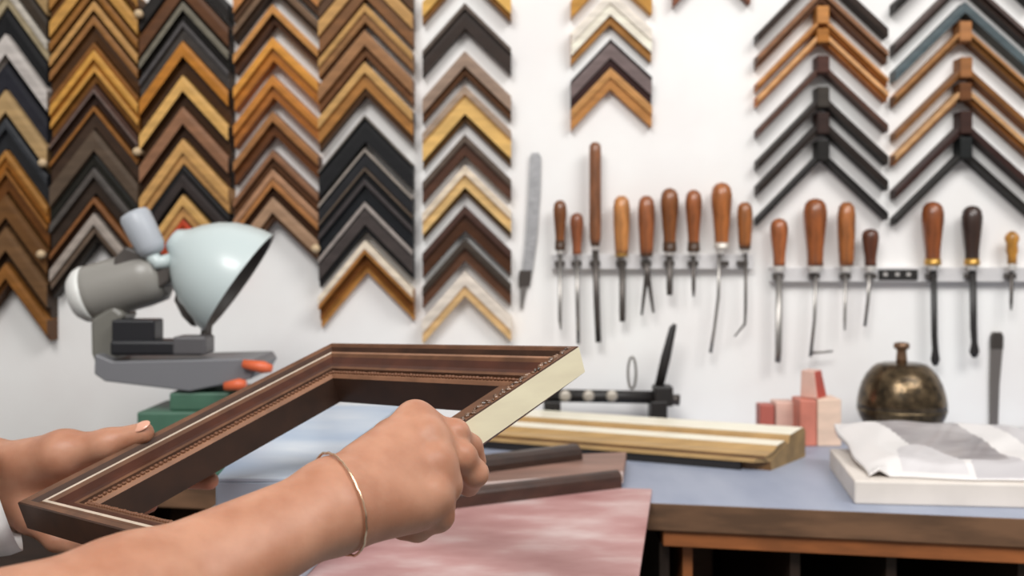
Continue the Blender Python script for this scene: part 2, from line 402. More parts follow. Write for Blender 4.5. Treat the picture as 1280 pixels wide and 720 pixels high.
# file standing behind the wrapped print
t = thing('steel_file', 'dark grey tapered steel file upright against the wall behind the wrapped print', 'file', tuple(W(1244, 480, YW-.012)))
obj('head', flatbar([(1246, 415), (1246, 420), (1245.5, 436)], [10, 15, 15], .004, YW-.006), dsteel, t, bevel=.001)
obj('shaft', flatbar([(1245.5, 434), (1243, 480), (1242, 534)], [14, 11, 9], .003, YW-.006), mat('grey_steel', (122, 116, 112), .45, metal=.5), t)

# ------------------------------------------------------------------ workbench
BZ = .90
fl, fr_ = onz(640, 621, BZ), onz(1280, 648, BZ)
dirx = (fr_-fl).normalized()
xl, xr = -.60, .95
def frontY(x): return fl.y+(x-fl.x)*dirx.y/dirx.x
blue_top = mat('blue_grey_paint', (146, 154, 174), .5, .10, (14, 5, 5), c2=(162, 169, 186), bump=.05)
brown_edge = mat('bench_edge_wood', (122, 90, 66), .5, .25, (6, 60, 60))
orange_wood = mat('orange_stained_wood', (166, 100, 56), .45, .2, (8, 60, 60))
wb = thing('workbench', 'long workbench with blue-grey painted top and brown wooden front edge', 'workbench', ((xl+xr)/2, 1.5, 0))
TH = .034
def slab(x0, x1, inset, back, z0, z1, mi=0):
    b = [(x0, frontY(x0)+inset, z0), (x1, frontY(x1)+inset, z0), (x1, back, z0), (x0, back, z0)]
    return MB().hexa(b, [(p[0], p[1], z1) for p in b], mi)
mb = slab(xl, xr, 0, YW-.005, BZ-TH, BZ); mb.m = [1, 0, 1, 1, 1, 1]
obj('worktop', mb, [blue_top, brown_edge], wb, bevel=.0015)
mb = MB(); x0, x1 = .185, xr-.02
b = [(x0, frontY(x0)+.006, BZ-TH-.02), (x1, frontY(x1)+.006, BZ-TH-.02), (x1, frontY(x1)+.03, BZ-TH-.02), (x0, frontY(x0)+.03, BZ-TH-.02)]
mb.hexa(b, [(p[0], p[1], BZ-TH) for p in b]); obj('front_rail', mb, orange_wood, wb, bevel=.001)
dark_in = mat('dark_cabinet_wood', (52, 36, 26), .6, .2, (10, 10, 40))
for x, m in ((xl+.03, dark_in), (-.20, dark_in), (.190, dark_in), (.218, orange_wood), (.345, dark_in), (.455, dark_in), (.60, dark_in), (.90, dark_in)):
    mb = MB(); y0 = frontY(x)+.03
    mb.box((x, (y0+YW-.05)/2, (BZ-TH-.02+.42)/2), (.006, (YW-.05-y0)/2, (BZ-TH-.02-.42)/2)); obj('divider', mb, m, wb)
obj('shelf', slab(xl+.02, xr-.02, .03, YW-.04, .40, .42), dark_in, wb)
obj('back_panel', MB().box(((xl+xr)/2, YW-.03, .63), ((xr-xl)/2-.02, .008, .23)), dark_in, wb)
for x, y in ((xl+.05, frontY(xl)+.08), (xl+.05, 1.72), (.30, 1.70), (xr-.06, frontY(xr)+.08), (xr-.06, 1.72)):
    obj('leg', MB().box((x, y, (BZ-TH)/2), (.028, .028, (BZ-TH)/2)), brown_edge, wb, bevel=.002)

# low cabinet left of the bench
lc = thing('low_cabinet', 'low dark brown cabinet left of the workbench, glimpsed below the near corner of the frame', 'cabinet', (-.93, 1.52, 0))
dkc = mat('dark_cabinet_stain', (50, 34, 25), .7, .2, (10, 40, 60), spec=.15)
obj('body', MB().box((-.93, 1.53, .395), (.30, .23, .355)), dkc, lc, bevel=.003)
obj('plinth', MB().box((-.93, 1.54, .02), (.28, .21, .02)), dkc, lc)
obj('top', MB().box((-.93, 1.525, .760), (.31, .245, .010)), dkc, lc, bevel=.003)
for x in (-1.078, -.782):
    d_ = obj('door', MB().box((x, 1.293, .40), (.142, .008, .33)), dkc, lc, bevel=.003)
    obj('knob', MB().lathe([(.006, 0), (.006, .012), (.012, .018), (.010, .026), (.002, .028)], (x+(.11 if x < -.9 else -.11), 1.285, .5), (0, -1, 0), 16), brass, d_)

# front table with the worn pink board
ft = thing('side_table', 'grey-blue table under the pink board, butted against the workbench', 'table', (-.14, .8, 0))
grey_leg = mat('grey_blue_paint', (120, 136, 142), .55)
ty1 = min(frontY(-.85), frontY(.1))-.012
obj('tabletop', MB().box((-.14, (.45+ty1)/2, BZ-.016), (.22, (ty1-.45)/2, .016)), grey_leg, ft, bevel=.002)
for x, y in ((-.33, .5), (.05, .5), (-.33, ty1-.06), (.052, ty1-.06)):
    obj('leg', MB().box((x, y, (BZ-.032)/2), (.025, .025, (BZ-.032)/2)), grey_leg, ft, bevel=.002)

def pink_mat():
    m = mat('worn_pink_paint', (202, 164, 160), .55, .01, (9, 17, 17))
    nt = m.node_tree; rp = [n for n in nt.nodes if n.type == 'VALTORGB'][0].color_ramp
    rp.elements[0].position = .30; rp.elements[0].color = (*lin((166, 116, 113)), 1)
    rp.elements[1].position = .72; rp.elements[1].color = (*lin((212, 190, 187)), 1)
    e = rp.elements.new(.5); e.color = (*lin((186, 142, 139)), 1)
    return m
PZ = BZ+.006
c1, c2 = onz(815, 611, PZ), onz(797, 712, PZ)
dd = (c2-c1)
near = c1+dd*1.6
mb = MB(); b = [(-.35, .52, BZ), (near.x, near.y-.02, BZ), (c1.x, c1.y, BZ), (-.15, c1.y+.05, BZ)]
b[3] = (-.15, c1.y+.04, BZ)
mb.hexa(b, [(p[0], p[1], PZ) for p in b])
tag(obj('pink_board', mb, pink_mat(), loc=(-.1, .9, BZ), bevel=.001), 'worn pink painted board lying flat on the table under the hand', 'board')

# ------------------------------------------------------------------ mouldings lying on the board
def beam(p0, p1, prof, mi, up=Vector((0, 0, 1))):
    """profile (across, up) swept from p0 to p1; across points away from the camera"""
    p0, p1 = Vector(p0), Vector(p1); d = (p1-p0).normalized(); a = up.cross(d).normalized()
    if a.y < 0: a = -a
    return MB().loft([[q+a*x+up*y for x, y in prof] for q in (p0, p1)], mi, True, False)
dkw = mat('dark_brown_stain', (72, 46, 35), .35, .25, (10, 60, 60), coat=.3)
dkw2 = mat('brown_stain', (112, 80, 66), .4, .2, (10, 60, 60))
endw = mat('cut_end_wood', (150, 112, 80), .6, .2, (80, 80, 80))
# plank
PLZ = PZ+.016
pr = onz(779, 589, PLZ); pb = onz(783, 565, PLZ); pf = onz(540, 608, PLZ); pk = onz(540, 575, PLZ)
b = [(p.x, p.y, PZ) for p in (pf, pr, pb, pk)]
mb = MB().hexa(b, [(p[0], p[1], PLZ) for p in b]); mb.m = [0, 0, 1, 0, 0, 0]
tag(obj('wooden_plank', mb, [mat('pinkish_wood', (158, 122, 108), .5, .2, (6, 40, 40)), mat('pale_plank_edge', (214, 196, 190), .5)], loc=(.05, pr.y, PZ), bevel=.001),
    'flat pinkish brown plank with pale front edge, behind the dark half-round moulding', 'plank')
# half-round dark moulding in front
m0, m1 = onz(777, 610, PZ), onz(560, 637, PZ)
hr = [(.002+.011*(1-math.cos(a)), .022*abs(math.sin(a))**.8) for a in [math.pi*i/12 for i in range(13)]]
hr = [(0, 0), (0, .010)]+[(.0095*(1-math.cos(math.pi*i/10)), .011+.0105*math.sin(math.pi*i/10)) for i in range(11)]+[(.019, 0)]
mt = thing('dark_moulding', 'dark brown half-round moulding length on the pink board, front-most', 'moulding', tuple(m0))
obj('length', beam(m0, m1+(m1-m0)*.15, hr, 0), dkw, mt)
e0 = m0+Vector((0, 0, .011)); dm = (m0-m1).normalized(); am = Vector((-dm.y, dm.x, 0))
obj('cut_end', MB().lathe([(.0085, 0), (.0095, .0012), (.0055, .0018), (.005, .0008), (.001, .0008)], m0+am*(.0095 if am.y > 0 else -.0095)+Vector((0, 0, .0105)), dm, 18), endw, mt, label='pale round cut end')
# dark moulding on the plank
m2, m3 = onz(728, 575, PLZ), onz(585, 594, PLZ)
hr2 = [(0, 0), (0, .008), (.003, .015), (.009, .019), (.017, .020), (.024, .017), (.028, .010), (.034, .008), (.034, 0)]
tag(obj('dark_moulding', beam(m2, m3+(m3-m2)*.15, hr2, 0), mat('dark_walnut_stain', (62, 42, 33), .35, .25, (10, 60, 60), coat=.2), loc=tuple(m2)),
    'dark rounded moulding length lying on the plank behind the hand', 'moulding')

# ------------------------------------------------------------------ gold moulding with the black strip beneath
GLIP = .014                                              # the front lip overhangs the table by this much
g0 = onz(943, 577, BZ+GLIP); g1 = onz(720, 559, BZ+GLIP)
g0.z = g1.z = BZ; gd = (g1-g0).normalized(); ga = Vector((-gd.y, gd.x, 0)); ga = ga if ga.y > 0 else -ga
GL = .47
bs0 = g0+gd*.02
tag(obj('black_strip', beam(bs0, g0+gd*GL, [(.002, 0), (.002, .011), (.0155, .011), (.0155, 0)], 0), mat('black_stain', (30, 26, 24), .5), loc=tuple(bs0)),
    'thin black wooden strip tucked under the front lip of the gold moulding', 'strip')
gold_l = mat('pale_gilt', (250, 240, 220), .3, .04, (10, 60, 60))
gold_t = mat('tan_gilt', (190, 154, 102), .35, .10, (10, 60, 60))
gold_d = mat('shadow_gilt', (112, 78, 40), .45, .15, (10, 60, 60))  # shadow brown put into the colour under the lip and on the riser
raw_e = mat('raw_gold_wood', (162, 132, 88), .6, .2, (40, 40, 40))
prof = [(.016, 0), (.016, .012), (0, .0125), (0, .0165), (.003, .0175), (.007, .0175), (.008, .0215), (.012, .0235), (.026, .0255), (.034, .0295), (.038, .032), (.064, .0350), (.068, .0335), (.071, .030), (.078, .030), (.080, .0385), (.084, .041), (.130, .0455), (.136, .043), (.139, .037), (.139, 0)]
#        0 body front, 1 under lip, 2 lip face ...
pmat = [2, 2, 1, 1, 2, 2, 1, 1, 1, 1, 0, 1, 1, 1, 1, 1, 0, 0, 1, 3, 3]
gt = thing('gold_moulding', 'wide gilded profile moulding length lying on the workbench, pale end cut towards the right', 'moulding', tuple(g0))
rings = []
for e in (0, 1):
    rings.append([(g0-gd*(.24*x+(.016 if x > .010 else .016*x/.010)) if e == 0 else g0+gd*GL)+ga*x+Vector((0, 0, y)) for x, y in prof])
gb = MB().loft(rings, pmat, True, False)
gb.m[-1] = 3; gb.m[-2] = 3
obj('length', gb, [gold_l, gold_t, gold_d, raw_e], gt)

# ------------------------------------------------------------------ things at the back of the bench
# clamp tool: black bar with lever and wire loop
ct = thing('bar_clamp', 'black bar clamp with upright black lever and wire loop behind the gold moulding', 'clamp', (W(770, 500, 1.74).x, 1.74, BZ))
Yc = 1.74
a, b2 = W(676, 494, Yc), W(834, 497, Yc)
obj('bar', MB().tube([a, b2], .011, 14), black, ct)
for u in (706, 735, 764):
    p = W(u, 494, Yc)
    obj('screw', MB().lathe([(.010, 0), (.010, .004), (.006, .006), (.001, .006)], p-Vector((0, .010, 0)), (0, -1, 0), 16), mat('pale_screw', (190, 182, 170), .4, metal=.4), ct)
for u in (690, 822):
    p = W(u, 500, Yc); obj('foot', MB().box((p.x, Yc, (BZ+p.z)/2), (.014, .02, (p.z-BZ)/2)), black, ct, bevel=.002)
obj('jaw', MB().box(W(828, 494, Yc), (.016, .018, .017)), black, ct, bevel=.003)
obj('screw_tip', MB().tube([W(836, 499, Yc), W(849, 500, Yc)], [.008, .010], 12), dsteel, ct)
obj('lever', MB().tube([W(823, 486, Yc), W(832, 448, Yc), W(841, 410, Yc), W(844, 405, Yc)], [.008, .0085, .006, .003], 12, flat=.6), black, ct)
loop = [W(790+5*math.sin(2*math.pi*i/20), 466+20*math.cos(2*math.pi*i/20), Yc) for i in range(21)]
obj('wire_loop', MB().tube(loop, .0022, 8), steel, ct)

def blk(name, u0, u1, v0, v1, Y, dep, m, label, cat, base=None, rot=0):
    a, b3 = W(u0, v0, Y), W(u1, v1, Y); z0 = base if base is not None else b3.z
    c = Vector(((a.x+b3.x)/2, Y+dep/2, (a.z+z0)/2))
    M = Matrix.Rotation(rot, 3, 'Z')
    return tag(obj(name, MB().box(c, ((b3.x-a.x)/2, dep/2, (a.z-z0)/2), M=M), m, loc=(c.x, c.y, z0), bevel=.002), label, cat, 'painted wooden blocks at the back')
red = mat('red_paint', (216, 132, 112), .5, .12, (30, 30, 30)); pinkb = mat('salmon_paint', (232, 190, 174), .5, .08, (30, 30, 30)); peach = mat('peach_wood', (238, 208, 186), .5, .08, (20, 20, 60))
zt = W(0, 500, 1.63).z
blk('wooden_block', 1000, 1021, 500, 556, 1.62, .05, red, 'red painted block standing behind the end of the gold moulding', 'block', BZ)
blk('wooden_block', 1022, 1052, 499, 556, 1.62, .05, peach, 'peach wooden block standing beside the red block', 'block', BZ)
zt = W(0, 499.5, 1.62).z
mb = MB(); a = W(1002, 466, 1.63); b3 = W(1031, 466, 1.63); 
def bxy(u, y, sh=0): return (W(u, 0, y).x, y)
Q = [bxy(1000, 1.645), bxy(1022, 1.622), bxy(1034, 1.655), bxy(1012, 1.678)]
P = [(x, y, zt) for x, y in Q]
Q = [bxy(1001, 1.645), bxy(1018, 1.627), bxy(1027, 1.652), bxy(1010, 1.670)]
T = [(x, y, W(0, 464, 1.63).z) for x, y in Q]
mb.hexa(P, T); mb.m = [0, 0, 0, 1, 0, 0]; red2 = mat('slant_red', (196, 84, 70), .5, .1, (30, 30, 30))
tag(obj('wooden_block', mb, [pinkb, red2], loc=(P[0][0], 1.64, zt), bevel=.002), 'salmon block with red slanted side, on top of the block pair', 'block', 'painted wooden blocks at the back')
blk('wooden_block', 950, 968, 506, 560, 1.66, .03, mat('dull_red', (178, 96, 84), .5), 'dull red low block at the left of the coloured blocks', 'block', BZ)
blk('wooden_block', 970, 997, 503, 560, 1.66, .04, pinkb, 'salmon low block between dull red and red blocks', 'block', BZ)

# brass bell-like pot
bc = W(1127, 475, 1.66); 
bt = thing('brass_pot', 'dark tarnished brass domed pot with a knob, behind the wrapped print', 'pot', (bc.x, 1.66, BZ))
pk_ = 1.66/F
obj('body', MB().lathe([(.045, 0), (.050, .004), (.046, .010), (.056, .024), (.066, .042), (.0695, .052), (.0695, .056)], (bc.x, 1.66, BZ), (0, 0, 1), 48),
    mat('tarnished_brass', (112, 96, 72), .3, .45, (60, 60, 60), metal=.8, bump=.25), bt)
obj('lid', MB().lathe([(.0695, .056), (.0690, .066), (.0665, .080), (.062, .095), (.055, .109), (.046, .120), (.039, .1255), (.030, .128), (.008, .129)], (bc.x, 1.66, BZ), (0, 0, 1), 48),
    mat('tarnished_brass', (116, 98, 74), .26, .5, (70, 70, 70), metal=.8, bump=.4), bt)
obj('knob', MB().lathe([(.009, .128), (.0085, .136), (.0075, .148), (.0085, .150), (.0125, .152), (.0125, .159), (.009, .161), (.001, .162)], (bc.x, 1.66, BZ), (0, 0, 1), 24),
    mat('knob_bronze', (126, 98, 76), .35, metal=.6), bt)

# white panel and the wrapped print on top
wz0 = BZ+.001
q0 = onz(1068, 630.5, BZ); q1 = onz(1037, 586, BZ); q2 = onz(1330, 637, BZ)
ex_ = (q2-q0); q3 = q1+ex_
mb = MB(); b = [tuple(p) for p in (q0, q2, q3, q1)]
mb.hexa(b, [(p[0], p[1], BZ+.029) for p in b])
tag(obj('white_panel', mb, mat('white_board', (228, 219, 210), .5, .04, (20, 20, 20)), loc=tuple(q0), bevel=.0025), 'thick white panel lying on the workbench under the wrapped print', 'panel')
z1 = BZ+.029
r0 = onz(1086, 597, z1); r1 = onz(1042, 520, .972); r2 = onz(1370, 606, z1)
NX, NY = 100, 70
gm = MB(); vs = []; fs = []; ml = []
def puff(i, j):
    s, tt = i/NX, j/NY
    p = r0.lerp(r2, s).lerp(r1+(r2-r0)*s*1.0, tt)
    e = min(s*6, 1)*min(tt*6, 1)*min((1-tt)*7, 1)*min((1-s)*6, 1)
    rise = (.972-.014-z1)*tt**1.1
    h = .003+.013*math.sin(min(1, e)*math.pi/2)+.0016*math.sin(9*s+5*tt)*e+.0012*math.sin(21*s-13*tt)*e
    lift = .010*max(0, 1-abs(s-.05)/.05)*max(0, 1-tt/.10)
    low = rise*(1-min(1, 3*min(s, 1-s)))*.8                          # the middle of the bag sags on to the panel, its rim stands up
    return Vector((p.x+.002*math.sin(13*tt), p.y+.003*math.sin(11*s), z1+rise+h+lift)), z1+.0008+lift*.8+low
top = {}; bot = {}
for j in range(NY+1):
    for i in range(NX+1):
        p, zb = puff(i, j); top[i, j] = len(vs); vs.append(p)
for j in range(NY+1):
    for i in range(NX+1):
        p, zb = puff(i, j); bot[i, j] = len(vs); vs.append(Vector((p.x, p.y, zb)))
def region(i, j):
    s, tt = i/NX, j/NY
    if ((s-.30)/.15)**2+((tt-.00)/.42)**2 < 1 and s > .06 and tt > .02: return 2
    if .19+.17*(.95-tt) < s < .60+.10*(.95-tt) and .17 < tt < .93: return 1
    if ((s-.60)/.13)**2+((tt-.04)/.26)**2 < 1: return 3
    if s > .78+.1*(1-tt) and tt > .45: return 3
    return 0
for j in range(NY):
    for i in range(NX):
        fs.append((top[i, j], top[i+1, j], top[i+1, j+1], top[i, j+1])); ml.append(region(i, j))
        fs.append((bot[i, j+1], bot[i+1, j+1], bot[i+1, j], bot[i, j])); ml.append(0)
for i in range(NX):
    fs.append((bot[i, 0], bot[i+1, 0], top[i+1, 0], top[i, 0])); ml.append(0)
    fs.append((top[i, NY], top[i+1, NY], bot[i+1, NY], bot[i, NY])); ml.append(0)
for j in range(NY):
    fs.append((top[0, j], top[0, j+1], bot[0, j+1], bot[0, j])); ml.append(0)
    fs.append((bot[NX, j], bot[NX, j+1], top[NX, j+1], top[NX, j])); ml.append(0)
gm.add(vs, fs, ml, True)
tag(obj('wrapped_print', gm, [mat('white_wrap', (228, 224, 222), .3, coat=.4, c2=None), mat('grey_photo', (178, 172, 172), .3, .01, (9, 30, 30), c2=(132, 126, 128), coat=.4),
                              mat('pale_photo', (214, 210, 211), .3, .06, (30, 30, 30), coat=.4), mat('light_grey_photo', (192, 188, 190), .3, coat=.4)], loc=tuple(r0)),
    'puffy plastic-wrapped grey and white print lying on the white panel', 'print')

# ------------------------------------------------------------------ bench saw machine at the left
YS = 1.46
def sp(u, v, dy=0): return W(u, v, YS)+Vector((0, dy, 0))
ks = YS/F
grey = mat('grey_enamel', (128, 126, 120), .4); lgrey = mat('light_grey_enamel', (178, 186, 190), .35); mint = mat('pale_mint_enamel', (196, 208, 208), .35, coat=.2)
dgrey = mat('dark_grey_casting', (78, 72, 68), .5); tgrey = mat('table_grey', (118, 118, 122), .4); blk_m = mat('black_plastic', (30, 30, 34), .4)
orange = mat('orange_plastic', (222, 106, 66), .4); green = mat('green_paint', (74, 112, 92), .5, .1, (20, 20, 20))
sm = thing('trimming_machine', 'grey bench trimming machine with a rounded pale guard and cylinder motor', 'machine', (sp(235, 470).x, YS, BZ))
# stand
obj('stand', MB().box(((sp(190, 0).x+sp(345, 0).x)/2, YS, (BZ+sp(0, 507).z)/2), ((sp(345, 0).x-sp(190, 0).x)/2, .06, (sp(0, 507).z-BZ)/2)), green, sm, bevel=.003)
obj('stand_top', MB().box(((sp(226, 0).x+sp(330, 0).x)/2, YS, (sp(0, 507).z+sp(0, 485).z)/2), ((sp(330, 0).x-sp(226, 0).x)/2, .05, (sp(0, 485).z-sp(0, 507).z)/2)), green, sm, bevel=.003)
# base table
pts = [(138, 438), (160, 447), (200, 446), (330, 443), (336, 452), (326, 468), (252, 483), (150, 471), (137, 462)]
def plate(pts, y0, y1, m, name, parent, bev=.002, smooth=False):
    rings = [[Vector((W(u, v, YS).x, y, W(u, v, YS).z)) for u, v in pts] for y in (y0, y1)]
    return obj(name, MB().loft(rings, 0, True, smooth), m, parent, bevel=bev)
plate(pts, YS-.055, YS+.055, tgrey, 'table', sm)
# C-shaped arm
arm = [(122, 398), (150, 380), (166, 392), (158, 402), (154, 430), (156, 448), (166, 458), (160, 470), (142, 468), (130, 458), (123, 440)]
plate(arm, YS-.028, YS+.028, mat('arm_grey', (116, 114, 107), .4), 'support_arm', sm, .006)
# motor
ma, mbb = sp(94, 362, -.01), sp(202, 352, .01); ax = (mbb-ma)
tilt = (sp(196, 338)-sp(96, 366)); ax = tilt.normalized()
mo = obj('motor', MB().lathe([(.036, 0), (.0405, .003), (.0405, .02), (.0405, .09), (.038, .112), (.030, .118)], sp(106, 369), ax, 40), mat('motor_grey', (146, 143, 137), .35), sm)
obj('motor_cap', MB().lathe([(.018, -.016), (.031, -.013), (.0385, -.004), (.041, .004), (.0405, .010)], sp(106, 369), ax, 40), mat('motor_cap_white', (226, 226, 222), .4), mo, label='white motor end cap')
# joint block
jb = [(152, 322), (166, 308), (206, 322), (222, 332), (220, 352), (208, 360), (176, 350), (150, 342)]
plate(jb, YS-.03, YS+.025, dgrey, 'joint', sm, .004)
# handle
h0, h1 = sp(202, 318, -.03), sp(176, 266, -.03); hax = h1-h0; hl = hax.length
obj('handle', MB().lathe([(.012, 0), (.017, .004), (.020, .012), (.0215, hl*.6), (.0215, hl-.008), (.019, hl-.002), (.012, hl)], h0, hax, 28), mat('handle_grey', (176, 181, 188), .4), sm)
obj('handle_neck', MB().tube([sp(198, 316, -.03), sp(206, 328, -.03), sp(222, 326, -.02)], [.011, .010, .012], 16), mint, sm)
# guard: a bell opening to the lower right
rc = (sp(341, 294)+sp(258, 414))/2; rv = (sp(341, 294)-sp(258, 414)); R = rv.length/2; rn = rv.normalized()
gax = Vector((-rn.z, 0, rn.x)); gax = gax if gax.x < 0 else -gax            # to the upper left
gax = (gax+Vector((0, -.10, 0))).normalized()
D = 88*ks
pf_ = [(R, 0), (R*1.0, .004), (R*.985, D*.14), (R*.925, D*.32), (R*.83, D*.52), (R*.67, D*.72), (R*.48, D*.88), (R*.32, D*.98), (R*.24, D*1.05), (R*.18, D*1.13)]
inn = [(r*.94, h*.96) for r, h in pf_[::-1]]
gd_ = obj('guard', MB().lathe(pf_+[(R*.02, D*1.15)], rc, gax, 56, caps=False), mint, sm)
obj('guard_lining', MB().lathe([(R*.02, D*1.0)]+inn[2:]+[(R*.94, 0), (R, 0)], rc, gax, 56, caps=False), dgrey, gd_)
obj('lower_guard', MB().lathe([(R*.62, -.002), (R*.64, .004), (R*.6, D*.2), (R*.45, D*.42), (R*.2, D*.5)], rc-gax*.0+(sp(232, 388)-sp(262, 372))*1.0, gax, 40), dgrey, sm)
# black fence and jaws
obj('fence', MB().box((sp(182, 0).x, YS-.03, sp(0, 412).z), (26*ks, .02, 15*ks)), blk_m, sm, bevel=.003)
obj('turntable', MB().box((sp(212, 0).x, YS-.03, sp(0, 431).z), (56*ks, .026, 9*ks)), blk_m, sm, bevel=.004)
obj('jaw', MB().box((sp(252, 0).x, YS-.035, sp(0, 428).z), (20*ks, .022, 11*ks)), mat('jaw_grey', (88, 86, 88), .4), sm, bevel=.003)
obj('jaw_post', MB().tube([sp(262, 425, -.02), sp(260, 395, -.0)], [.008, .007], 12), dgrey, sm)
for (u0, v0, u1, v1) in ((318, 449, 353, 455), (296, 476, 322, 473)):
    obj('knob', MB().tube([sp(u0, v0, -.062), sp(u0*.3+u1*.7, v0*.3+v1*.7, -.062), sp(u1, v1, -.062)], [.006, .0085, .005], 14), orange, sm)

# ------------------------------------------------------------------ the blue print under the frame
pz = 1.0
xa = onz(423, 507, pz); 
bx = thing('cardboard_box', 'flat pale blue box under the print below the frame', 'box', (-.24, 1.12, BZ))
bb = [(-.268, .925), (-.190, .925), (-.148, 1.382), (-.315, 1.382)]
mb = MB().hexa([(x, y, PZ if y < 1.3 else PZ) for x, y in bb], [(x, y, pz-.003) for x, y in bb])
obj('body', mb, mat('pale_blue_card', (176, 190, 206), .6), bx, bevel=.002)
mp_ = mat('cloud_print', (206, 216, 228), .35, .01, (5, 9, 9), c2=(160, 182, 208), coat=.2)
cl = [n for n in mp_.node_tree.nodes if n.type == 'VALTORGB'][0].color_ramp; e = cl.elements.new(.78); e.color = (.85, .87, .88, 1)
mb = MB().hexa([(x*1.0, y, pz-.003) for x, y in bb], [(x, y, pz-.0005) for x, y in bb])
tag(obj('paper_print', mb, mp_, loc=(-.24, 1.12, pz-.003)), 'pale blue and white cloudy print seen through the frame opening', 'print')

# ------------------------------------------------------------------ the picture frame in the hands
FA = Vector((-.176, 1.0, ZC-.084)); EX = Vector((.747, -.663, .048)).normalized()
DA = Vector((-.618, -.720, -.317)); DA = (DA-EX*DA.dot(EX)).normalized(); NN = DA.cross(EX).normalized()
if NN.z < 0: NN = -NN
FW, FL = .305, .318
def fp(o, a, h): return FA+EX*o+DA*a+NN*h          # o from the left outer edge, a from the far outer edge, h above the top edge
fr = thing('picture_frame', 'dark brown stepped wooden picture frame held tilted in both hands', 'picture frame', tuple(fp(FW/2, FL/2, -.044)))
fd = mat('dark_frame_stain', (72, 46, 32), .5, .25, (30, 30, 30), spec=.25)
fm_ = mat('mid_frame_stain', (112, 76, 54), .5, .2, (40, 40, 40), spec=.25)
fr_red = mat('red_brown_stain', (76, 40, 26), .45, .2, (40, 40, 40), spec=.25)
fl_ = mat('highlight_stripe', (214, 196, 176), .35, .12, (40, 40, 40), coat=.1)  # ridge highlight painted as a pale stripe on the near and left rails
fin = mat('inner_frame_stain', (54, 34, 22), .5, .3, (30, 30, 30))
ftan = mat('tan_lip_and_highlight', (152, 110, 84), .45, .15, (40, 40, 40), spec=.25)  # lip colour; also paints the softer ridge highlight on the other two rails
raw = mat('raw_pale_wood', (246, 234, 202), .5, .06, (14, 14, 60))
PROF = [(.0, -.022), (.0, -.001), (.001, 0), (.0055, .0005), (.0075, -.002), (.0105, -.0065), (.0125, -.0055), (.0145, -.0050), (.0178, -.0054), (.0205, -.0085), (.028, -.0130), (.0325, -.0142), (.0355, -.0155), (.036, -.0185), (.0385, -.0175), (.043, -.0195), (.0445, -.023), (.045, -.044), (.0415, -.044)]
#     outer, top edge, top, top, groove, groove, torus, torus, cove, cove, stripe, step, step, bead bed, bead bed, lip, inner wall, bottom, sloping back
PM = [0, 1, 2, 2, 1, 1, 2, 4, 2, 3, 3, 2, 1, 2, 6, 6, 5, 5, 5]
PROF = [PROF[0]]+[(w*.85, h*.85) for w, h in PROF[1:17]]+[(.0385, -.0435), (.0375, -.0435)]
def ring_pt(side, w, h, end):
    # corners in order: 0 far-left, 1 far-right, 2 near-right, 3 near-left
    cs = [(w, w), (FW-w, w), (FW-w, FL-w), (w, FL-w)]
    i = side if end == 0 else (side+1) % 4
    return fp(cs[i][0], cs[i][1], h)
for side, lab in ((0, 'far rail'), (1, 'rail with bare pale outer side'), (2, None), (3, None)):
    rings = [[ring_pt(side, w, h, e) for w, h in PROF] for e in (0, 1)]
    rm = MB().loft(rings, PM, True, False)
    if side == 1:                                    # a wider flat ledge on the inside of this rail
        lp = [(.0366, -.0166), (.057, -.0190), (.057, -.043), (.0380, -.043)]
        rm.loft([[fp(FW-w, e, h) for w, h in lp] for e in (.0388, FL-.0388)], [2, 5, 5, 5], True, False)
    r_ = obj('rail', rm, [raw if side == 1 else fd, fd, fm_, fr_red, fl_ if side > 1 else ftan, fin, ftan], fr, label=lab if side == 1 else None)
    # carved beading along the sight edge
    bd = MB(); n = 60; rnd = random.Random(side)
    p0, p1 = ring_pt(side, .0344, -.0151, 0), ring_pt(side, .0344, -.0151, 1)
    for i in range(n):
        c = p0.lerp(p1, (i+.5)/n)
        bd.ball(c, (.0019*rnd.uniform(.8, 1.15), .0019, .0016*rnd.uniform(.7, 1.2)), n=5)
    obj('beading', bd, mat('bead_stain', (112, 74, 52), .4, spec=.3), r_)
    if side == 1:
        bd = MB(); n = 110
        p0, p1 = ring_pt(side, .0045, .0003, 0), ring_pt(side, .0045, .0003, 1)
        for i in range(n):
            c = p0.lerp(p1, (i+.5)/n)+EX*rnd.uniform(-.002, .002)
            bd.ball(c, (.0022*rnd.uniform(.5, 1.3), .0020*rnd.uniform(.5, 1.3), .0018*rnd.uniform(.4, 1.3)), n=4)
        obj('carved_edge', bd, mat('carved_bronze', (128, 92, 66), .25, .6, (160, 160, 160), coat=.5), r_)

